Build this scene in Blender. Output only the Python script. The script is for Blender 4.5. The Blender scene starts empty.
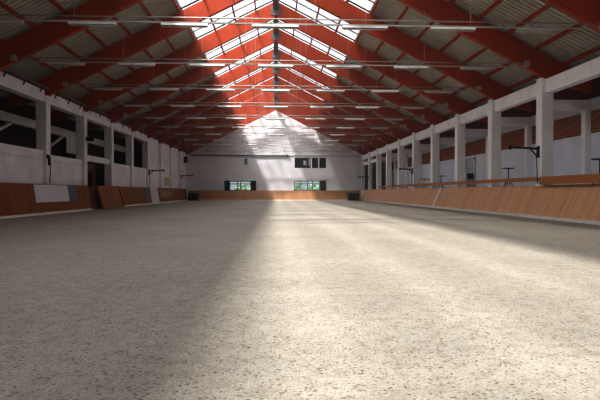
import bpy, bmesh, math, random
from mathutils import Vector
random.seed(4)
R = math.radians
scene = bpy.context.scene
col = scene.collection

# ------------------------------------------------------------------ helpers
class MB:
    """collects simple solids, links them as ONE mesh object"""
    def __init__(s): s.v = []; s.f = []
    def poly(s, vs, fs):
        b = len(s.v); s.v += [tuple(v) for v in vs]; s.f += [tuple(b + i for i in f) for f in fs]; return s
    def box(s, x0, x1, y0, y1, z0, z1):
        return s.poly([(x0,y0,z0),(x1,y0,z0),(x1,y1,z0),(x0,y1,z0),(x0,y0,z1),(x1,y0,z1),(x1,y1,z1),(x0,y1,z1)],
                      [(0,3,2,1),(4,5,6,7),(0,1,5,4),(1,2,6,5),(2,3,7,6),(3,0,4,7)])
    def hexa(s, p):   # 8 points, same order as box
        return s.poly(p, [(0,3,2,1),(4,5,6,7),(0,1,5,4),(1,2,6,5),(2,3,7,6),(3,0,4,7)])
    def prism_y(s, prof, y0, y1):   # prof: list of (x,z)
        n = len(prof)
        vs = [(x,y0,z) for x,z in prof] + [(x,y1,z) for x,z in prof]
        fs = [tuple(range(n)), tuple(range(2*n-1, n-1, -1))] + [(i, i+n, (i+1)%n+n, (i+1)%n) for i in range(n)]
        return s.poly(vs, fs)
    def tube(s, pts, r, n=8):
        pts = [Vector(p) for p in pts]; rings = []
        for i, p in enumerate(pts):
            d = (pts[min(i+1,len(pts)-1)] - pts[max(i-1,0)]).normalized()
            a = d.orthogonal().normalized() if i == 0 else (rings_a - d*rings_a.dot(d)).normalized()
            rings_a = a; b = d.cross(a)
            rings.append([p + (a*math.cos(t*2*math.pi/n) + b*math.sin(t*2*math.pi/n))*r for t in range(n)])
        vs = [v for rg in rings for v in rg]; fs = []
        for i in range(len(rings)-1):
            for t in range(n):
                fs.append((i*n+t, i*n+(t+1)%n, (i+1)*n+(t+1)%n, (i+1)*n+t))
        fs.append(tuple(range(n-1,-1,-1))); fs.append(tuple((len(rings)-1)*n+t for t in range(n)))
        return s.poly(vs, fs)
    def build(s, name, mat, parent=None, bevel=0, smooth=False):
        off = Vector((0,0,0)); q = parent
        while q: off += q.location; q = q.parent
        me = bpy.data.meshes.new(name); me.from_pydata([(v[0]-off.x,v[1]-off.y,v[2]-off.z) for v in s.v], [], s.f)
        bm = bmesh.new(); bm.from_mesh(me); bmesh.ops.recalc_face_normals(bm, faces=bm.faces[:]); bm.to_mesh(me); bm.free()
        if smooth:
            for p in me.polygons: p.use_smooth = True
        me.materials.append(mat)
        o = bpy.data.objects.new(name, me); col.objects.link(o)
        if parent: o.parent = parent
        if bevel:
            m = o.modifiers.new('bevel','BEVEL'); m.width = bevel; m.segments = 2; m.limit_method = 'ANGLE'
        return o
def tag(o, label=None, cat=None, group=None, kind=None):
    if label: o['label'] = label
    if cat: o['category'] = cat
    if group: o['group'] = group
    if kind: o['kind'] = kind
    return o
def empty(name, loc=(0,0,0)):
    o = bpy.data.objects.new(name, None); o.location = loc; o.empty_display_size = .1; col.objects.link(o); return o
def struct(o): o['kind'] = 'structure'; return o
def copy_tree(o, loc, parent=None):
    c = o.copy(); col.objects.link(c); c.location = loc
    for ch in list(o.children):
        k = ch.copy(); col.objects.link(k); k.parent = c
        for g in list(ch.children):
            q = g.copy(); col.objects.link(q); q.parent = k
    return c
ORD = ['first','second','third','fourth','fifth','sixth','seventh','eighth','ninth','tenth','eleventh','twelfth','thirteenth']

# ------------------------------------------------------------------ materials
def newmat(name):
    m = bpy.data.materials.new(name); m.use_nodes = True
    nt = m.node_tree; return m, nt, nt.nodes['Principled BSDF']
def N(nt, t, **kw):
    n = nt.nodes.new(t)
    for k, v in kw.items():
        if k in n.inputs: n.inputs[k].default_value = v
        else: setattr(n, k, v)
    return n
def simple(name, c, rough=.6, var=.12, scale=3., metal=0., bump=0., stretch=(1,1,1), detail=6):
    """paint with a little procedural unevenness"""
    m, nt, b = newmat(name)
    tc = N(nt,'ShaderNodeTexCoord'); mp = N(nt,'ShaderNodeMapping'); mp.inputs['Scale'].default_value = stretch
    nz = N(nt,'ShaderNodeTexNoise'); nz.inputs['Scale'].default_value = scale; nz.inputs['Detail'].default_value = detail
    nt.links.new(tc.outputs['Object'], mp.inputs['Vector']); nt.links.new(mp.outputs['Vector'], nz.inputs['Vector'])
    cr = N(nt,'ShaderNodeValToRGB')
    cr.color_ramp.elements[0].position = .3; cr.color_ramp.elements[1].position = .7
    cr.color_ramp.elements[0].color = (*[max(0,x*(1-var)) for x in c],1); cr.color_ramp.elements[1].color = (*[min(1,x*(1+var)) for x in c],1)
    nt.links.new(nz.outputs['Fac'], cr.inputs['Fac']); nt.links.new(cr.outputs['Color'], b.inputs['Base Color'])
    b.inputs['Roughness'].default_value = rough; b.inputs['Metallic'].default_value = metal
    if bump:
        bp = N(nt,'ShaderNodeBump'); bp.inputs['Strength'].default_value = bump; bp.inputs['Distance'].default_value = .02
        nt.links.new(nz.outputs['Fac'], bp.inputs['Height']); nt.links.new(bp.outputs['Normal'], b.inputs['Normal'])
    return m
def wood(name, c1, c2, rough=.55):
    """boards: a tone per board (mesh island) and a grain along the board"""
    m, nt, b = newmat(name)
    g = N(nt,'ShaderNodeNewGeometry'); tc = N(nt,'ShaderNodeTexCoord'); mp = N(nt,'ShaderNodeMapping')
    mp.inputs['Scale'].default_value = (6,22,1.2)
    nz = N(nt,'ShaderNodeTexNoise'); nz.inputs['Scale'].default_value = 1.6; nz.inputs['Detail'].default_value = 8
    nt.links.new(tc.outputs['Object'], mp.inputs['Vector']); nt.links.new(mp.outputs['Vector'], nz.inputs['Vector'])
    ad = N(nt,'ShaderNodeMath', operation='MULTIPLY_ADD'); ad.inputs[1].default_value = .55
    ml = N(nt,'ShaderNodeMath', operation='MULTIPLY'); ml.inputs[1].default_value = .16
    nt.links.new(nz.outputs['Fac'], ml.inputs[0])
    nt.links.new(g.outputs['Random Per Island'], ad.inputs[0]); nt.links.new(ml.outputs[0], ad.inputs[2])
    cr = N(nt,'ShaderNodeValToRGB'); cr.color_ramp.elements[0].color = (*c1,1); cr.color_ramp.elements[1].color = (*c2,1)
    cr.color_ramp.elements[0].position = .15; cr.color_ramp.elements[1].position = .85
    nt.links.new(ad.outputs[0], cr.inputs['Fac']); nt.links.new(cr.outputs['Color'], b.inputs['Base Color'])
    b.inputs['Roughness'].default_value = rough
    return m

WHITE   = simple('white_masonry_paint', (.92,.92,.92), .8, .06, 1.5)
WHITE_L = simple('white_wall_paint_left', (.86,.86,.89), .8, .08, 1.2)
ENDW    = simple('white_end_wall_paint', (.90,.90,.93), .85, .05, .8)
SHEET   = simple('grey_steel_sheet', (.62,.60,.53), .5, .12, .6)
RED     = simple('red_painted_timber', (.48,.078,.018), .5, .18, 1.2, stretch=(.6,2,.6))
REDP    = simple('red_painted_purlin', (.42,.055,.015), .55, .18, 1.5)
RIDGE   = simple('grey_painted_ridge', (.14,.13,.135), .6, .15, 1.5)
STEEL   = simple('pale_galvanised_steel', (.50,.49,.46), .45, .1, 4, metal=.3)
GREY    = simple('grey_steel', (.20,.19,.19), .5, .1, 4, metal=.2)
LAMPW   = simple('white_lamp_enamel', (.62,.61,.58), .4, .04, 4)
BLACK   = simple('black_paint', (.012,.011,.011), .5, .2, 5)
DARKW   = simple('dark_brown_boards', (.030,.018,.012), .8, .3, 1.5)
DARK    = simple('dark_shadowed_panel', (.010,.009,.009), .8, .2, 2)  # near-black colour stands for unlit space inside openings
KICK_R  = wood('honey_pine_boards', (.70,.43,.26), (.84,.55,.35))
KICK_L  = wood('red_brown_boards', (.31,.105,.024), (.40,.15,.038))
KICK_E  = wood('end_pine_boards', (.48,.25,.11), (.58,.32,.15))
RAILM   = wood('orange_brown_rail', (.44,.19,.07), (.52,.25,.10))
GATEM   = wood('russet_gate_boards', (.36,.13,.032), (.45,.18,.05))
BRICK   = wood('red_brick', (.38,.11,.05), (.55,.20,.10), .9)
MORTAR_HOLES  = simple('pale_mortar', (.62,.52,.42), .9, .1, 8)
KERB    = simple('white_kerb_paint', (.88,.87,.85), .7, .06, 3)
CLOTH   = simple('white_banner_sheet', (.80,.80,.84), .7, .05, 2)
GREYC   = simple('grey_sheet', (.20,.215,.25), .7, .1, 2)
TAN     = simple('tan_board', (.38,.30,.16), .7, .1, 4)
YELLOW  = simple('pale_yellow_notice', (.55,.53,.28), .7, .08, 4)
SHUT    = simple('dark_shutter_fabric', (.022,.02,.022), .7, .2, 4)
FRAMEW  = simple('white_window_frame', (.62,.62,.60), .5, .05, 4)
BARK    = simple('tree_bark', (.10,.07,.05), .9, .2, 5)
LEAF    = simple('tree_leaves', (.36,.44,.34), .8, .5, 4, bump=.6)
GRASS   = simple('lawn_grass', (.16,.28,.09), .9, .35, 3)
GLAZBAR = simple('glazing_bar_grey', (.20,.17,.16), .5, .1, 3)

def glass_mat(name, t, tl, tint=(1,1,1)):
    m = bpy.data.materials.new(name); m.use_nodes = True; nt = m.node_tree; nt.nodes.clear()
    out = N(nt,'ShaderNodeOutputMaterial'); tr = N(nt,'ShaderNodeBsdfTransparent'); tr.inputs[0].default_value = (*[t*x for x in tint],1)
    tb = N(nt,'ShaderNodeBsdfTranslucent'); ad = N(nt,'ShaderNodeAddShader')
    nz = N(nt,'ShaderNodeTexNoise'); nz.inputs['Scale'].default_value = .7; nz.inputs['Detail'].default_value = 5
    tc = N(nt,'ShaderNodeTexCoord'); nt.links.new(tc.outputs['Object'], nz.inputs['Vector'])
    cr = N(nt,'ShaderNodeValToRGB'); cr.color_ramp.elements[0].color = (*[tl*.7*x for x in tint],1); cr.color_ramp.elements[1].color = (*[tl*x for x in tint],1)
    nt.links.new(nz.outputs['Fac'], cr.inputs['Fac']); nt.links.new(cr.outputs['Color'], tb.inputs['Color'])
    nt.links.new(tr.outputs[0], ad.inputs[0]); nt.links.new(tb.outputs[0], ad.inputs[1]); nt.links.new(ad.outputs[0], out.inputs['Surface'])
    return m
SKY_L = glass_mat('clear_skylight_sheet', .78, .22)
SKY_R = glass_mat('opal_skylight_sheet', .24, .40)
def window_glass(name, tint, gloss):
    m = bpy.data.materials.new(name); m.use_nodes = True; nt = m.node_tree; nt.nodes.clear()
    out = N(nt,'ShaderNodeOutputMaterial'); tr = N(nt,'ShaderNodeBsdfTransparent'); tr.inputs[0].default_value = (*tint,1)
    gl = N(nt,'ShaderNodeBsdfGlossy'); gl.inputs['Roughness'].default_value = .05
    mx = N(nt,'ShaderNodeMixShader'); mx.inputs[0].default_value = gloss
    nt.links.new(tr.outputs[0], mx.inputs[1]); nt.links.new(gl.outputs[0], mx.inputs[2]); nt.links.new(mx.outputs[0], out.inputs['Surface'])
    return m
PANE = window_glass('clear_window_glass', (.85,.9,.88), .06)
DARKPANE = simple('dark_window_glass', (.018,.018,.02), .25, .2, 1)

# sand footing with wood chips
def sand():
    m, nt, b = newmat('sand_and_woodchip_footing')
    tc = N(nt,'ShaderNodeTexCoord')
    def noise(scale, detail, rough=.6, dist=0.):
        n = N(nt,'ShaderNodeTexNoise'); n.inputs['Scale'].default_value = scale; n.inputs['Detail'].default_value = detail
        n.inputs['Roughness'].default_value = rough; n.inputs['Distortion'].default_value = dist
        nt.links.new(tc.outputs['Object'], n.inputs['Vector']); return n
    big = noise(.35, 4); mid = noise(7, 6, .7); fine = noise(55, 8, .8)
    chip = N(nt,'ShaderNodeTexVoronoi'); chip.inputs['Scale'].default_value = 75; chip.inputs['Randomness'].default_value = 1
    wv = N(nt,'ShaderNodeMixRGB'); wv.inputs[0].default_value = .04
    nt.links.new(tc.outputs['Object'], wv.inputs[1]); nt.links.new(fine.outputs['Color'], wv.inputs[2]); nt.links.new(wv.outputs[0], chip.inputs['Vector'])
    def ramp(src, p0, c0, p1, c1):
        r = N(nt,'ShaderNodeValToRGB'); r.color_ramp.elements[0].position = p0; r.color_ramp.elements[1].position = p1
        r.color_ramp.elements[0].color = (*c0,1); r.color_ramp.elements[1].color = (*c1,1); nt.links.new(src, r.inputs['Fac']); return r
    def mul(a, bb, f=1.):
        x = N(nt,'ShaderNodeMixRGB', blend_type='MULTIPLY'); x.inputs[0].default_value = f
        nt.links.new(a, x.inputs[1]); nt.links.new(bb, x.inputs[2]); return x.outputs[0]
    base = ramp(fine.outputs['Fac'], .34, (.30,.276,.232), .60, (.575,.545,.488))
    midr = ramp(mid.outputs['Fac'], .30, (.80,.78,.74), .56, (1,1,1))
    bigr = ramp(big.outputs['Fac'], .35, (.88,.87,.86), .65, (1,1,1))
    sep = N(nt,'ShaderNodeSeparateColor'); nt.links.new(chip.outputs['Color'], sep.inputs[0])
    chipr = ramp(sep.outputs[0], .04, (.36,.29,.22), .09, (1,1,1))
    c = mul(mul(mul(base.outputs[0], midr.outputs[0]), bigr.outputs[0]), chipr.outputs[0], .8)
    nt.links.new(c, b.inputs['Base Color']); b.inputs['Roughness'].default_value = .95
    h = N(nt,'ShaderNodeMath', operation='MULTIPLY_ADD'); h.inputs[1].default_value = 2.2
    nt.links.new(mid.outputs['Fac'], h.inputs[0]); nt.links.new(fine.outputs['Fac'], h.inputs[2])
    bp = N(nt,'ShaderNodeBump'); bp.inputs['Strength'].default_value = .4; bp.inputs['Distance'].default_value = .025
    nt.links.new(h.outputs[0], bp.inputs['Height']); nt.links.new(bp.outputs['Normal'], b.inputs['Normal'])
    return m
SAND = sand()

# ------------------------------------------------------------------ dimensions
YF, YE = -4.0, 67.2            # wall behind the camera, end wall
SL = .509                      # roof slope
ZLOW = 11.42                   # underside of the rafters at the ridge
DEP = .95                      # rafter depth (vertical)
PUR = .13
XO = 13.3                      # eaves
XS = 4.77                      # lower edge of the skylight bands
CR, CL = 10.95, -11.1          # inner faces of the columns
KR = [16.0+5*k for k in range(11)]          # right columns, near faces
KL = [15.75+5*k for k in range(11)]
zl = lambda x: ZLOW - SL*abs(x)
zt = lambda x: zl(x) + DEP + PUR            # underside of the sheets

# ------------------------------------------------------------------ setting
struct(MB().box(-13.5,13.6,YF-.2,YE+.3,-.3,0).build('floor', SAND))
def sheet(sgn):
    vs = []; fs = []; prof = [(0,0),(.11,0),(.125,.085),(.235,.085)]; y = YF
    while y < YE+.3:
        for dy, dz in prof:
            for x in (XS-.06, XO):
                vs.append((sgn*x, y+dy, zt(x)+dz))
        y += .25
    for i in range(len(vs)//2-1): fs.append((2*i,2*i+1,2*i+3,2*i+2))
    return MB().poly(vs, fs)
cl_ = struct(sheet(-1).build('ceiling_left', SHEET)); cr_ = struct(sheet(1).build('ceiling_right', SHEET))
# an outer skin keeps daylight out between the ribs
for s, n in ((-1,'ceiling_left_deck'),(1,'ceiling_right_deck')):
    a, b2 = XS-.06, XO+.1
    struct(MB().prism_y([(s*a,zt(a)+.10),(s*b2,zt(b2)+.10),(s*b2,zt(b2)+.2),(s*a,zt(a)+.2)], YF-.2, YE+.3).build(n, SHEET))

# end wall with its window openings (real holes)
def wall_with_holes(x0, x1, z0, z1, holes, y0, y1, extra=None):
    m = MB(); xs = sorted({x0,x1,*[h[0] for h in holes],*[h[1] for h in holes]}); zs = sorted({z0,z1,*[h[2] for h in holes],*[h[3] for h in holes]})
    for i in range(len(xs)-1):
        for j in range(len(zs)-1):
            cx, cz = (xs[i]+xs[i+1])/2, (zs[j]+zs[j+1])/2
            if any(h[0]<cx<h[1] and h[2]<cz<h[3] for h in holes): continue
            m.box(xs[i],xs[i+1],y0,y1,zs[j],zs[j+1])
    return m
W1 = (-5.97,-3.22,1.22,2.46); W2 = (2.33,5.70,1.22,2.50)
U = [(2.42,4.45),(4.66,5.43),(5.62,6.47)]
we = wall_with_holes(-13.4,13.4,0,5.75,[W1,W2]+[(a,b,4.15,5.45) for a,b in U], YE, YE+.3)
we.prism_y([(-13.4,5.75),(13.4,5.75),(13.4,zt(13.4)+.1),(0,zt(0)+.1),(-13.4,zt(13.4)+.1)], YE, YE+.3)
struct(we.build('wall_end', ENDW))
wf = MB().prism_y([(-13.4,0),(13.4,0),(13.4,zt(13.4)+.1),(0,zt(0)+.1),(-13.4,zt(13.4)+.1)], YF-.3, YF)
struct(wf.build('wall_front', ENDW))

# left wall: parapets between the columns, upper beam, solid far part
wl = MB()
XA, XB = -11.60, -11.25
def wall_run(m, y0, y1, z0, z1):      # wall pieces between the columns
    ys = [y0]
    for k in KL:
        if y0 < k < y1: ys += [k-.002, k+.502]
        elif y0 <= k+.5 < y1 and k <= y0: ys[0] = k+.502
    ys.append(y1)
    for q in range(0,len(ys)-1,2):
        if ys[q+1] > ys[q]+.01: m.box(XA,XB,ys[q],ys[q+1],z0,z1)
wall_run(wl,YF,26.0,0,3.08); wall_run(wl,26.0,31.0,0,2.92)
wall_run(wl,31.0,36.0,2.93,3.28)
wall_run(wl,31.0,36.0,0,1.30)
wall_run(wl,36.0,46.0,0,3.08)
wall_run(wl,46.0,YE,0,5.98)
struct(wl.build('wall_left', WHITE_L))
struct(MB().box(XB-.02,XB+.04,YF,30.7,2.66,2.73).box(XB-.02,XB+.04,36.2,45.8,2.66,2.73).build('trim_1', WHITE_L))
tb = MB(); XB_ = XB; XB = -11.16; wall_run_top = [YF]+[q for k in KL if k < 46.1 for q in (k-.002,k+.502)]+[46.2]
for q in range(0,len(wall_run_top)-1,2):
    if wall_run_top[q+1] > wall_run_top[q]+.01: tb.box(XA,XB,wall_run_top[q],wall_run_top[q+1],5.42,5.98)
XB = XB_
struct(tb.build('trim_2', WHITE_L))            # beam over the left openings
# aisle behind the left openings
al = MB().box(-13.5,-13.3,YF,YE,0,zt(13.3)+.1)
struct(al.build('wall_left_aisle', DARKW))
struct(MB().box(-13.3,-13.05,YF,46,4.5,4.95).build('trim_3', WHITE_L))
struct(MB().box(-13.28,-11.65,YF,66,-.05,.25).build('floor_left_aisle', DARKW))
# boarded doorway seen under the third opening
d1 = struct(MB().box(-12.4,-12.3,30.9,36.2,.25,2.93).build('door_1', RAILM))
MB().box(-12.29,-12.25,34.3,35.3,.3,2.35).build('door_opening', DARK, d1)  # solid sheet, darkness of the opening painted on

# right side: retaining wall, gallery floor, outer wall with pierced brick band
struct(MB().box(11.2,11.45,YF,YE,0,1.22).build('wall_right', WHITE))
struct(MB().box(11.2,13.1,YF,YE,1.22,1.30).build('floor_gallery', WHITE))
wo = MB().box(13.1,13.4,YF,YE,0,3.50).box(13.16,13.4,YF,YE,3.50,4.46).box(13.1,13.4,YF,YE,4.46,4.95)
wog = struct(wo.build('wall_gallery', simple('white_gallery_wall_paint',(.80,.83,.90),.8,.05,1.2)))
struct(MB().box(13.18,13.4,YF,YE,4.95,zt(13.3)+.12).build('wall_gallery_upper', simple('dark_maroon_boards',(.12,.022,.012),.7,.3,2,stretch=(1,.3,4))))
bk = MB(); row = 0; z = 3.51
while z < 4.40:
    y = YF + (.14 if row % 2 else 0)
    while y < 60:
        bk.box(13.09,13.17,y,y+.16,z,z+.085); y += .28
    z += .115; row += 1
MB().box(13.145,13.162,YF,YE,3.50,4.46).build('mortar_backing', MORTAR_HOLES, wog)  # pale colour also paints the brightness of the brick holes
BKO = bk.build('brick_infill', BRICK, wog)
struct(MB().box(11.1,11.45,YF,66.4,5.15,5.72).build('trim_4', WHITE))             # beam over the right columns
# cross beams from columns to the outer wall
for i, y in enumerate(KR):
    struct(MB().box(11.45,13.1,y+.12,y+.38,4.46,4.90).build('trim_%d' % (10+i), WHITE))
    struct(MB().box(12.85,13.1,y+.1,y+.4,1.30,4.46).build('trim_%d' % (30+i), WHITE))   # half pillars on the outer wall
# solid near-black panels paint the dark inside of the last right openings
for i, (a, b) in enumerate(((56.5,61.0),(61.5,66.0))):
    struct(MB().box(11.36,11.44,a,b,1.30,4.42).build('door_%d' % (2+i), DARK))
    struct(MB().box(11.12,11.45,a,b,4.42,4.78).build('trim_%d' % (50+i), WHITE))
# glazed white door on the gallery
gd = MB()
def frame_x(m, x0, x1, y0, y1, z0, z1, w, ny=1, nz=1):
    m.box(x0,x1,y0,y0+w,z0,z1).box(x0,x1,y1-w,y1,z0,z1).box(x0,x1,y0,y1,z0,z0+w).box(x0,x1,y0,y1,z1-w,z1)
    for k in range(1,ny): yy = y0+(y1-y0)*k/ny; m.box(x0,x1,yy-w/2,yy+w/2,z0,z1)
    for k in range(1,nz): zz = z0+(z1-z0)*k/nz; m.box(x0,x1,y0,y1,zz-w/2,zz+w/2)
frame_x(gd,13.02,13.1,33.6,36.6,1.30,3.35,.10,2,2)
d4 = struct(gd.build('door_4', FRAMEW))
MB().box(13.07,13.095,33.7,36.5,1.35,3.25).build('door_glass', simple('green_tinted_glass',(.42,.48,.46),.2,.4,2), d4)

# dark cable rail and thin trim on the end wall
struct(MB().box(1.6,11.0,YE-.05,YE,5.66,5.74).build('trim_5', simple('pale_grey_trim',(.45,.43,.43),.6,.05,3)))
tag(MB().box(-10.95,1.55,YE-.16,YE-.02,5.66,5.80).box(1.3,1.6,YE-.2,YE-.02,5.60,5.84).build('curtain_rail', GREY),
    'dark grey rail running along the left half of the white end wall', 'rail')

# ------------------------------------------------------------------ windows of the end wall
def frame_xz(m, x0,x1,z0,z1,y0,y1,w, xs=(), zs=()):
    m.box(x0,x0+w,y0,y1,z0,z1).box(x1-w,x1,y0,y1,z0,z1).box(x0,x1,y0,y1,z0,z0+w).box(x0,x1,y0,y1,z1-w,z1)
    for x in xs: m.box(x-w/2,x+w/2,y0,y1,z0,z1)
    for zz in zs: m.box(x0,x1,y0,y1,zz-w/2,zz+w/2)
def win(n, h, xs, zs, fm, pm, w=.08):
    m = MB(); frame_xz(m,h[0],h[1],h[2],h[3],YE+.06,YE+.16,w,xs,zs)
    o = struct(m.build('window_%d' % n, fm)); MB().box(h[0]+.03,h[1]-.03,YE+.10,YE+.12,h[2]+.03,h[3]-.03).build('pane', pm, o); return o
FRG = simple('grey_green_window_frame', (.16,.18,.17), .5, .1, 4)
win(1, W1, (-4.95,-4.55,), (2.08,), FRG, PANE); win(2, W2, (3.2,4.1,4.75), (2.10,), FRG, PANE)
for i, (a, b) in enumerate(U):
    win(3+i, (a,b,4.15,5.45), ((a+b)/2,) if i else (a+.75,a+1.4), (), BLACK, DARKPANE, .06)
tag(MB().box(3.55,3.95,YE+.08,YE+.095,4.5,5.1).box(4.22,4.36,YE+.08,YE+.095,4.45,5.35).build('paper_sheet', CLOTH), 'white paper sheets stuck behind the dark upper window of the end wall', 'paper')  # white sheets stand in for reflections on the glass
for x0, x1, z1, lab in ((-6.61,-5.99,2.50,'dark folding shutter at the left edge of the left end-wall window'), (-3.20,-2.57,2.50,'dark folding shutter at the right edge of the left end-wall window'),
                   (5.72,6.48,2.52,'dark folding shutter beside the right end-wall window')):
    m = MB(); n = 4
    for k in range(n):
        a = x0+(x1-x0)*k/n; b = x0+(x1-x0)*(k+1)/n
        m.hexa([(a,YE-.10 if k%2 else YE-.03,1.22),(b,YE-.03 if k%2 else YE-.10,1.22),(b,YE-.01,1.22),(a,YE-.01,1.22),
                (a,YE-.10 if k%2 else YE-.03,z1),(b,YE-.03 if k%2 else YE-.10,z1),(b,YE-.01,z1),(a,YE-.01,z1)])
    tag(m.build('window_shutter', SHUT), lab, 'shutter', 'dark shutters of the end wall windows')
tag(MB().box(-4.04,-3.66,YE-.14,YE,4.55,5.32).box(-4.0,-3.7,YE-.17,YE-.14,4.6,5.27).build('wall_box', simple('grey_box',(.22,.215,.235),.5,.1,4), bevel=.02),
    'small grey box hung high on the white end wall above the left window', 'box')

# ------------------------------------------------------------------ skylights
nW = 6
BAYS = [YF+.0, 1.1, 6.1] + [11.1+5*k for k in range(12)]
for s in (-1, 1):
    for i in range(len(BAYS)-1):
        a, b = BAYS[i], min(BAYS[i+1], YE)
        fr = MB()
        nb = 4
        for k in range(nb+1):
            y = a+(b-a)*k/nb
            x0, x1 = .10, XS
            fr.hexa([(s*x0,y-.022,zt(x0)-.02),(s*x1,y-.022,zt(x1)-.02),(s*x1,y+.022,zt(x1)-.02),(s*x0,y+.022,zt(x0)-.02),
                     (s*x0,y-.022,zt(x0)+.05),(s*x1,y-.022,zt(x1)+.05),(s*x1,y+.022,zt(x1)+.05),(s*x0,y+.022,zt(x0)+.05)])
        o = struct(fr.build('window_%d' % nW, GLAZBAR)); nW += 1
        x0, x1 = .0, XS+.0
        MB().poly([(s*x0,a,zt(x0)+.06),(s*x1,a,zt(x1)+.06),(s*x1,b,zt(x1)+.06),(s*x0,b,zt(x0)+.06)],[(0,1,2,3)]).build('pane', SKY_L if s<0 else SKY_R, o)

# ------------------------------------------------------------------ roof timbers
YR = [16.1+5*k for k in range(11)]           # rafters in view
def rafter_profile(s):
    a, b = .06, 13.05
    return [(s*a,zl(a)),(s*11.5,zl(11.5)),(s*b,zl(b)+.42),(s*b,zl(b)+DEP),(s*a,zl(a)+DEP)]
rp = None
def where(i, n):
    return 'nearest of the row' if i == 0 else ('farthest, against the end wall' if i == n-1 else '%s from the camera' % ORD[i])
for i, y in enumerate(YR):
    lab = 'pair of red timber roof beams meeting at the ridge, ' + where(i, len(YR))
    if i == 0:
        rp = empty('roof_beam_pair', (0,y,ZLOW))
        for s in (-1,1):
            bb = MB().prism_y(rafter_profile(s), y-.11, y+.11).build('roof_beam', RED, rp, bevel=.012)
        MB().box(-.30,.30,y-.135,y-.112,ZLOW+.10,ZLOW+.62).box(-.30,.30,y+.112,y+.135,ZLOW+.10,ZLOW+.62).build('ridge_plate', GREY, rp)
        o = rp
    else: o = copy_tree(rp, (0,y,ZLOW))
    tag(o, lab, 'roof beam', 'red roof beams', 'thing')
# purlins
PW = .032
XP = [1.19*k for k in range(1,11)] + [12.6]
for s in (-1,1):
    for i, x in enumerate(XP):
        zt_ = zl(x)+DEP
        m = MB().prism_y([(s*x-PW,zl(abs(s*x-PW))+DEP),(s*x+PW,zl(abs(s*x+PW))+DEP),(s*x+PW,zl(abs(s*x+PW))+DEP+PUR-.01),(s*x-PW,zl(abs(s*x-PW))+DEP+PUR-.01)], YF, YE)
        tag(m.build('roof_purlin', REDP), 'long red purlin under the roof, %s below the ridge on the %s slope' % (ORD[i], 'left' if s<0 else 'right'), 'purlin', 'red purlins', 'thing')
tag(MB().box(-.16,.16,YF,YE,zl(0)+DEP-.45,zl(0)+DEP+PUR-.02).build('ridge_purlin', RIDGE), 'dark grey ridge timber running under the peak of the roof', 'ridge beam', None, 'thing')

# ------------------------------------------------------------------ tie rods, lamp rails, tube lamps
ZT = 6.32
def row_word(i, n): return 'nearest' if i == 0 else ('farthest' if i == n-1 else ORD[i])
tie0 = rail0 = None
for i, y in enumerate(YR):
    yy = y-.22
    if i == 0:
        tie0 = empty('tie_rod', (0,yy,ZT))
        MB().tube([(-10.25,yy,ZT),(10.25,yy,ZT)], .022).build('rod', STEEL, tie0, smooth=True)
        for s in (-1,1):
            MB().box(s*10.25-.10,s*10.25+.10,yy-.05,y-.112,ZT-.11,ZT+.11).build('anchor_plate', STEEL, tie0)
        rail0 = empty('lamp_rail', (0,yy,ZT-.13))
        MB().box(-9.6,9.6,yy-.03,yy+.03,ZT-.175,ZT-.13).build('channel', STEEL, rail0)
        for x in (-8.4,-6,-3.6,-1.2,1.2,3.6,6,8.4):
            MB().tube([(x,yy,ZT-.13),(x,yy,zl(x)+.02),(x,y,zl(x)+.05)], .007, 5).build('hanger_wire', STEEL, rail0)
        t, r_ = tie0, rail0
    else:
        t, r_ = copy_tree(tie0,(0,yy,ZT)), copy_tree(rail0,(0,yy,ZT-.13))
    tag(t, 'thin steel tie rod spanning the hall under the roof, ' + ('%s row from the camera' % row_word(i,11) if i not in (0,10) else '%s row' % row_word(i,11)), 'tie rod', 'steel tie rods')
    tag(r_, 'slim pale rail carrying tube lamps across the hall, ' + ('%s row from the camera' % row_word(i,11) if i not in (0,10) else '%s row' % row_word(i,11)), 'lamp rail', 'lamp rails')
LX = ['far left end','second from the left','third from the left','middle','third from the right','second from the right','far right end']
lamp0 = None
for i, y in enumerate(YR):
    yy = y-.22
    for j in range(7):
        x = -8.2+2.73*j
        if lamp0 is None:
            lamp0 = empty('tube_lamp', (x,yy,ZT-.175))
            MB().hexa([(x-.70,yy-.075,ZT-.25),(x+.70,yy-.075,ZT-.25),(x+.70,yy+.075,ZT-.25),(x-.70,yy+.075,ZT-.25),
                       (x-.70,yy-.04,ZT-.175),(x+.70,yy-.04,ZT-.175),(x+.70,yy+.04,ZT-.175),(x-.70,yy+.04,ZT-.175)]).build('housing', LAMPW, lamp0)
            MB().tube([(x-.66,yy,ZT-.275),(x+.66,yy,ZT-.275)], .022).build('tube', LAMPW, lamp0, smooth=True)
            o = lamp0
        else: o = copy_tree(lamp0,(x,yy,ZT-.175))
        rw = row_word(i,11)
        tag(o, 'white fluorescent tube lamp, %s, on the %s hanging row' % (LX[j], rw), 'lamp', 'tube lamps under the roof')

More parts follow.
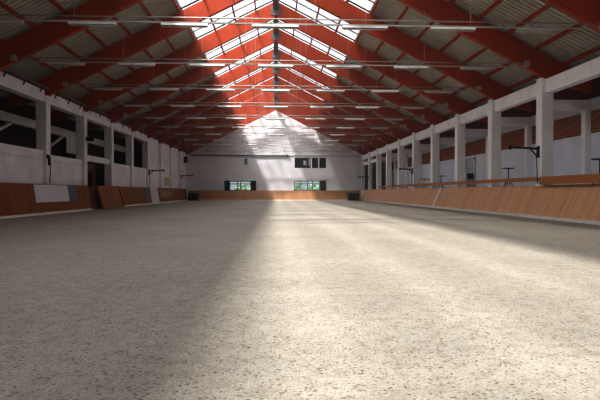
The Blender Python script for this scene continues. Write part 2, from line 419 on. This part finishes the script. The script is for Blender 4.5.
# ------------------------------------------------------------------ columns
def column(x0, x1, y, zb, zt_, lab, grp, mat):
    o = MB().prism_y([(x0,zb),(x1,zb),(x1,min(zt_,zl(x1)-.01)),(x0,min(zt_,zl(x0)-.01))],y,y+.5).build('concrete_column', mat, bevel=.015)
    tag(o, lab, 'column', grp, 'thing'); return o
for i, y in enumerate(KR):
    column(CR, CR+.5, y, 1.30, 5.80, 'square white column on the right gallery, ' + ('nearest the camera, cut off by the frame' if i==0 else '%s along from the camera' % ORD[i-1]), 'white columns along the right gallery', WHITE)
for i, y in enumerate(KL):
    lab = 'square white column of the left wall, %s along from the camera' % ORD[max(i-1,0)] if i > 1 else ('square white column at the left frame edge' if i==1 else 'square white column of the left wall, nearest the camera')
    if i <= 6: column(CL-.5, CL, y, 0, 5.98, lab, 'white columns along the left side', WHITE_L)
    else: column(XB-.30, CL+.02, y, 0, 5.98, 'shallow white half pillar on the solid left wall, %s from the openings' % ORD[i-7], 'white columns along the left side', WHITE_L)

# ------------------------------------------------------------------ kickboards
def kick(side, xb, xt, ztop, y0, y1, mat, label, name='kickboard', th=.05, zb=.07, kerb=True, cat='kickboard'):
    root = empty(name, ((xb+xt)/2,(y0+y1)/2,0))
    m = MB(); y = y0; w = .155
    while y < y1-.02:
        e = min(y+w-.012, y1); d = random.uniform(-.006,.006); s = 1 if xb>0 else -1
        m.hexa([(xb+d,y,zb),(xb+d+s*th,y,zb),(xb+d+s*th,e,zb),(xb+d,e,zb),(xt+d,y,ztop),(xt+d+s*th,y,ztop),(xt+d+s*th,e,ztop),(xt+d,e,ztop)])
        y += w
    m.build('board_panel', mat, root)
    s = 1 if xb>0 else -1
    MB().hexa([(xb+s*.055,y0,zb),(xb+s*.07,y0,zb),(xb+s*.07,y1,zb),(xb+s*.055,y1,zb),(xt+s*.055,y0,ztop-.01),(xt+s*.07,y0,ztop-.01),(xt+s*.07,y1,ztop-.01),(xt+s*.055,y1,ztop-.01)]).build('backing', DARKW, root)
    if kerb: MB().box(min(xb-s*.05,xb+s*.10),max(xb-s*.05,xb+s*.10),y0,y1,0,.115).build('kerb_board', KERB, root)
    tag(root, label, cat, 'kickboards around the arena'); return root
kick('r',10.5,11.08,1.355, 3.0,34.25,KICK_R,'long honey pine kickboard leaning outward on the right, nearer section')
kick('r',10.5,11.08,1.355,34.55,64.3,KICK_R,'honey pine kickboard on the right beyond the white strip, farther section')
tag(MB().hexa([(10.44,34.26,0),(10.58,34.26,0),(10.58,34.54,0),(10.44,34.54,0),(11.02,34.26,1.33),(11.15,34.26,1.33),(11.15,34.54,1.33),(11.02,34.54,1.33)]).build('divider_strip', KERB),
    'white leaning strip dividing the right kickboard into two', 'divider')
kick('l',-10.80,-11.01,1.44, 3.0,31.0,KICK_L,'red brown plank kickboard on the left, section behind the white banner')
kick('l',-10.92,-11.01,1.40,31.05,32.25,simple('shadowed_boards',(.16,.055,.025),.7,.2,3),'narrow recessed dark brown board next to the leaning gate',kerb=False)  # shade of the gap is put into the darker brown
g = kick('l',-10.58,-10.96,1.46,32.3,36.8,GATEM,'russet plank arena gate leaning out of line on the left',name='arena_gate',kerb=False,zb=.04,cat='gate')
for y in (32.34,36.7): MB().hexa([(-10.575,y,.04),(-10.54,y,.04),(-10.54,y+.06,.04),(-10.575,y+.06,.04),(-10.955,y,1.46),(-10.92,y,1.46),(-10.92,y+.06,1.46),(-10.955,y+.06,1.46)]).build('edge_batten', DARKW, g)
kick('l',-10.80,-11.01,1.44,36.85,45.9,KICK_L,'red brown plank kickboard on the left just beyond the leaning gate')
kick('l',-10.80,-11.01,1.44,49.0,64.3,KICK_L,'red brown plank kickboard on the far left, running to the end wall')
tag(MB().hexa([(-10.85,46.0,0),(-10.79,46.0,0),(-10.79,48.9,0),(-10.85,48.9,0),(-11.06,46.0,1.42),(-11.0,46.0,1.42),(-11.0,48.9,1.42),(-11.06,48.9,1.42)]).build('barrier_panel', CLOTH),
    'white panel filling a gap in the left kickboard near the bracket arm', 'panel')
def lean(z, e): return -10.80-(z-.07)*.21/1.37+e
def sheet_on_left(m, y0, y1, z0, z1, e0=.012, e1=.03):
    return m.hexa([(lean(z0,e0),y0,z0),(lean(z0,e1),y0,z0),(lean(z0,e1),y1,z0),(lean(z0,e0),y1,z0),(lean(z1,e0),y0,z1),(lean(z1,e1),y0,z1),(lean(z1,e1),y1,z1),(lean(z1,e0),y1,z1)])
bn = empty('banner', (-11.0,27,0.6))
sheet_on_left(MB(),24.1,27.9,.58,1.41).build('white_sheet', CLOTH, bn); sheet_on_left(MB(),27.9,29.1,.60,1.41).build('grey_end', GREYC, bn)
tag(bn, 'blank white banner with a grey end fixed on the left kickboard', 'banner')
tag(sheet_on_left(MB(),43.8,45.4,.45,1.42).build('rubber_flap', GREYC), 'dark grey sheet hung on the left kickboard before the white panel', 'sheet')
tag(sheet_on_left(MB(),49.8,54.8,.55,1.18).build('sponsor_board', TAN), 'tan blank board fixed on the far left kickboard', 'board')
# end kickboard
ke = empty('kickboard', (0,64.2,0)); m = MB(); x = -10.75
while x < 10.45:
    d = random.uniform(-.006,.006); w = .155
    m.hexa([(x,64.0+d,.07),(x+w-.008,64.0+d,.07),(x+w-.008,64.05+d,.07),(x,64.05+d,.07),(x,64.5+d,1.22),(x+w-.008,64.5+d,1.22),(x+w-.008,64.55+d,1.22),(x,64.55+d,1.22)]); x += w
m.build('board_panel', KICK_E, ke); MB().box(-10.75,10.45,63.9,64.1,0,.10).build('kerb_board', KERB, ke)
tag(ke, 'pine plank kickboard across the far end below the windows', 'kickboard', 'kickboards around the arena')
for x0, x1, lab in ((-10.55,-9.35,'black box on the sand in the far left corner'),(8.85,10.1,'black box on the sand in the far right corner')):
    b = empty('black_box', ((x0+x1)/2,63.4,0)); MB().box(x0,x1,63.0,63.85,.02,.92).build('body', BLACK, b, bevel=.03)
    m = MB()
    for k in range(5): m.box(x0+.06,x1-.06,62.97,63.0,.12+.16*k,.18+.16*k)
    m.build('front_slats', DARKW, b); tag(b, lab, 'box', 'black corner boxes')

# ------------------------------------------------------------------ gallery handrails (right)
for a, b, z0, lab in ((7.0,21.0,1.38,'deep wooden handrail on the right gallery, right of the nearest column'),(21.2,55.0,1.52,'long thin wooden handrail running along the right gallery columns')):
    h = empty('handrail', (10.88,(a+b)/2,1.5))
    MB().box(10.85,10.905,a,b,z0,1.69).build('rail_board', RAILM, h)
    for y in KR:
        if a-.3 < y+.25 < b: MB().box(10.905,10.95,y+.18,y+.32,1.54,1.66).build('bracket', GREY, h)
    tag(h, lab, 'handrail', 'gallery handrails')

# ------------------------------------------------------------------ bracket arms
def arm(xw, y, z, tip, name, lab, drop, side):
    """black arm on a column: plate, arm, brace, hanging cable, clip at the tip.  tip=(x,y)"""
    r = empty('bracket_arm', (xw,y,z)); s = -1 if side=='r' else 1
    MB().box(min(xw,xw+s*.05),max(xw,xw+s*.05),y-.08,y+.08,z-.38,z+.10).build('wall_plate', BLACK, r)
    tx, ty = tip
    p0 = Vector((xw+s*.05,y,z)); p1 = Vector((tx,ty,z+.03))
    MB().tube([p0,p1], .045).build('arm', BLACK, r)
    MB().tube([p0+Vector((0,0,-.34)), p0.lerp(p1,.28)], .03).build('brace', BLACK, r)
    MB().tube([p1+Vector((0,0,.06)),p1+Vector((0,0,-.10))], .06).build('clip', BLACK, r)
    MB().tube([p0+Vector((s*.02,0,-.05)),p0+Vector((s*.05,-.02,-.45)),p0+Vector((s*.03,-.04,-.9)),Vector((xw+s*.06,y-.03,drop))], .02,6).build('cable', BLACK, r)
    tag(r, lab, 'bracket arm', 'black bracket arms'); return r
arm(CR, 21.25, 2.88, (9.62,21.0), '', 'black bracket arm on the nearest right column, cable hanging down', 1.45, 'r')
arm(CR, 41.25, 2.86, (9.75,40.6), '', 'black bracket arm on a right column midway along the gallery', 1.40, 'r')
arm(CR, 61.25, 2.80, (9.75,61.0), '', 'black bracket arm at the far right corner before the end wall', 1.40, 'r')
arm(CL, 26.0, 2.75, (-10.85,25.3), '', 'black bracket arm with hanging cable on the left column above the banner', 1.50, 'l')
arm(CL+.0, 46.0, 2.92, (-9.85,46.2), '', 'black bracket arm on the left wall above the white panel', 1.45, 'l')
arm(CL+.02, 61.0, 2.95, (-9.75,61.3), '', 'black bracket arm at the far left near the end wall', 1.45, 'l')
def speaker(x, y, z, lab, s=1, w=.45, h=.75):
    r = empty('loudspeaker', (x,y,z)); a, b = sorted((x, x+s*.42))
    MB().box(a,b,y-w/2,y+w/2,z,z+h).build('cabinet', BLACK, r, bevel=.03)
    MB().box(*(sorted((x+s*.42,x+s*.44))),y-w/2+.05,y+w/2-.05,z+.05,z+h-.05).build('grille', GREY, r)
    tag(r, lab, 'loudspeaker', 'black loudspeakers')
speaker(-11.05, 63.2, 4.55, 'black loudspeaker high on the left wall near the end wall')
speaker(-11.08, 31.0, 4.05, 'small black loudspeaker on the third left column', 1, .2, .24)
tag(MB().box(-11.245,-11.215,53.2,55.4,1.75,2.55).build('notice_board', YELLOW), 'pale yellow notice on the far left wall above the tan board', 'notice')
tag(MB().box(-13.04,-13.0,33.0,35.2,3.5,4.5).build('notice_sheet', CLOTH), 'white sheet on the back wall inside the second left opening', 'notice')

# cable pipe along the left beam
cp = empty('cable_pipe', (-11.1,30,6.0))
MB().tube([(-11.06,6,6.08),(-11.06,66.8,6.08)], .055).build('pipe', GREY, cp, smooth=True)
for k in range(30):
    y = 17+1.65*k
    MB().tube([(-11.05,y,6.03),(-11.10,y,5.92),(-11.13,y-.05,5.80)], .028,6).build('bracket', BLACK, cp)
tag(cp, 'dark cable pipe with short black brackets along the left wall top', 'pipe')
# braces seen through the left openings
for y, lab in ((22.4,'pale diagonal brace seen through the first left opening'),(28.6,'pale diagonal brace seen through the second left opening')):
    tag(MB().hexa([(-12.98,y,3.0),(-12.84,y,3.0),(-12.84,y+.3,3.0),(-12.98,y+.3,3.0),(-12.98,y+3.4,4.4),(-12.84,y+3.4,4.4),(-12.84,y+3.7,4.4),(-12.98,y+3.7,4.4)]).build('diagonal_brace', WHITE_L), lab, 'brace', 'diagonal braces')

# ------------------------------------------------------------------ gallery furniture (right)
def bistro(x, y, h, w, lab):
    r = empty('bistro_table', (x,y,1.3))
    m = MB(); n = 20
    vs = [(x+w*math.cos(2*math.pi*k/n), y+w*math.sin(2*math.pi*k/n), 1.3+h+dz) for dz in (0,.04) for k in range(n)]
    m.poly(vs, [tuple(range(n)), tuple(range(2*n-1,n-1,-1))]+[(k,(k+1)%n,(k+1)%n+n,k+n) for k in range(n)]).build('table_top', BLACK, r)
    MB().tube([(x,y,1.3+h),(x,y,1.3+h*.45)], .03).build('pole', BLACK, r)
    for k in range(4):
        a = math.pi/4+k*math.pi/2
        MB().tube([(x,y,1.3+h*.5),(x+.28*math.cos(a),y+.28*math.sin(a),1.3)], .022,6).build('leg', BLACK, r)
    tag(r, lab, 'table', 'black tables on the gallery')
bistro(12.15, 26.7, .98, .30, 'tall black bistro table on the gallery, left of the nearest column')
bistro(12.15, 19.0, .98, .30, 'tall black bistro table on the gallery at the right frame edge')
bistro(12.2, 38.0, .92, .36, 'black bistro table on the gallery between the second and third columns')
bistro(12.2, 42.4, .80, .60, 'low wide black table on the gallery, farthest of the tables')
# chair beside the glazed door
ch = empty('chair', (12.0,31.4,1.3)); x, y = 12.0, 31.4
MB().box(x-.22,x+.22,y-.22,y+.22,1.73,1.78).build('seat', BLACK, ch, bevel=.01)
MB().hexa([(x-.21,y+.18,1.85),(x+.21,y+.18,1.85),(x+.21,y+.21,1.85),(x-.21,y+.21,1.85),(x-.21,y+.26,2.22),(x+.21,y+.26,2.22),(x+.21,y+.29,2.22),(x-.21,y+.29,2.22)]).build('backrest', BLACK, ch, bevel=.01)
for sx in (-.19,.19):
    for sy in (-.19,.19):
        MB().tube([(x+sx,y+sy,1.3),(x+sx,y+sy,1.73 if sy<0 else 1.88)], .018,6).build('leg', BLACK, ch)
tag(ch, 'black chair on the right gallery near the glazed white door', 'chair')

# ------------------------------------------------------------------ outside
struct(MB().box(-60,60,YE+.4,140,-.35,-.05).build('ground', GRASS))
def tree(x, y, h, r, lab, sd):
    rnd = random.Random(sd); t = empty('shrub', (x,y,-.05))
    MB().tube([(x,y,-.05),(x+.1,y,h*.35),(x,y+.1,h*.6)], .05).build('trunk', BARK, t)
    m = MB()
    for k in range(260):
        a = rnd.uniform(0,2*math.pi); q = r*math.sqrt(rnd.random()); zz = h*.28+rnd.random()*h*.72
        f = math.sin(min(1,max(.08,(zz-h*.2)/(h*.85)))*math.pi)
        p = Vector((x+q*math.cos(a)*f, y+q*math.sin(a)*f, zz)); e = .16
        u = Vector((rnd.uniform(-1,1),rnd.uniform(-1,1),rnd.uniform(-1,1))).normalized(); v = u.orthogonal().normalized()
        m.poly([p-u*e-v*e*.6,p+u*e-v*e*.6,p+u*e+v*e*.6,p-u*e+v*e*.6],[(0,1,2,3)])
    m.build('foliage', LEAF, t); tag(t, lab, 'shrub', 'shrubs outside the end windows')
tree(-4.9, 76, 2.15, 1.1, 'green shrub outside the left end window, left half', 1)
tree(-3.0, 82, 2.3, 1.2, 'green shrub outside the left end window, right half', 2)
tree(3.2, 77, 2.2, 1.0, 'green shrub outside the right end window, left part', 3)
tree(6.0, 84, 2.4, 1.3, 'green shrub outside the right end window, right part', 4)

# ------------------------------------------------------------------ light
w = bpy.data.worlds.new('World'); scene.world = w; w.use_nodes = True; nt = w.node_tree
bg = nt.nodes['Background']; bg.inputs['Color'].default_value = (.88,.94,1,1); bg.inputs['Strength'].default_value = 1.35
sky = N(nt,'ShaderNodeTexSky'); sky.sky_type = 'HOSEK_WILKIE'; sky.turbidity = 5; sky.ground_albedo = .3
SD = Vector((.43,.36,-1)).normalized(); sky.sun_direction = -SD
mx = N(nt,'ShaderNodeMixRGB'); mx.inputs[0].default_value = .75; mx.inputs[2].default_value = (.92,.95,1,1)
nt.links.new(sky.outputs[0], mx.inputs[1]); nt.links.new(mx.outputs[0], bg.inputs['Color'])
# the sky glows around the sun
tcw = N(nt,'ShaderNodeTexCoord'); dt = N(nt,'ShaderNodeVectorMath', operation='DOT_PRODUCT'); dt.inputs[1].default_value = tuple(-SD)
nt.links.new(tcw.outputs['Generated'], dt.inputs[0])
mr = N(nt,'ShaderNodeMapRange'); mr.interpolation_type = 'SMOOTHSTEP'
for k, v in (('From Min',.35),('From Max',1.0),('To Min',.95),('To Max',4.2)): mr.inputs[k].default_value = v
nt.links.new(dt.outputs['Value'], mr.inputs['Value']); nt.links.new(mr.outputs[0], bg.inputs['Strength'])
sun = bpy.data.lights.new('Sun','SUN'); sun.energy = 6.2; sun.angle = R(4.5); sun.color = (1,.985,.955)
so = bpy.data.objects.new('Sun', sun); so.rotation_euler = SD.to_track_quat('-Z','Y').to_euler(); so.location = (-8,20,30); col.objects.link(so)
for s in (-1,1):   # sampling portals in the two skylight bands
    L = bpy.data.lights.new('SkylightPortal','AREA'); L.shape = 'RECTANGLE'; L.size = math.hypot(XS,XS*SL); L.size_y = YE-YF
    L.cycles.is_portal = True
    o = bpy.data.objects.new('SkylightPortal', L); o.location = (s*XS/2,(YE+YF)/2,zt(XS/2)+.02); o.rotation_euler = (0, s*math.atan(SL), 0); col.objects.link(o)

HAZE = True
if HAZE:
    m = bpy.data.materials.new('thin_dust_haze'); m.use_nodes = True; nt = m.node_tree; nt.nodes.clear()
    vs = N(nt,'ShaderNodeVolumeScatter'); vs.inputs['Density'].default_value = .0033; vs.inputs['Anisotropy'].default_value = .2
    out = N(nt,'ShaderNodeOutputMaterial'); nt.links.new(vs.outputs[0], out.inputs['Volume'])
    hz = MB().prism_y([(-13.4,-.2),(13.35,-.2),(13.35,zt(13.35)+.15),(0,zt(0)+.15),(-13.4,zt(13.4)+.15)], YF-.1, YE+.2).build('dust_haze', m)
    tag(hz, 'thin sunlit dust haze hanging in the hall', 'haze', kind='stuff')
# ------------------------------------------------------------------ camera
cam = bpy.data.cameras.new('Camera'); cam.sensor_width = 36; cam.lens = 520/600*36; cam.clip_end = 400
co = bpy.data.objects.new('Camera', cam); co.location = (0,0,1.08)
co.rotation_euler = (R(90)-math.atan(8.3/520), 0, -math.atan(24/520)); col.objects.link(co)
scene.camera = co
scene.view_settings.view_transform = 'Standard'
scene.view_settings.look = 'None'
scene.view_settings.exposure = 0.30
scene.view_settings.gamma = 0.63
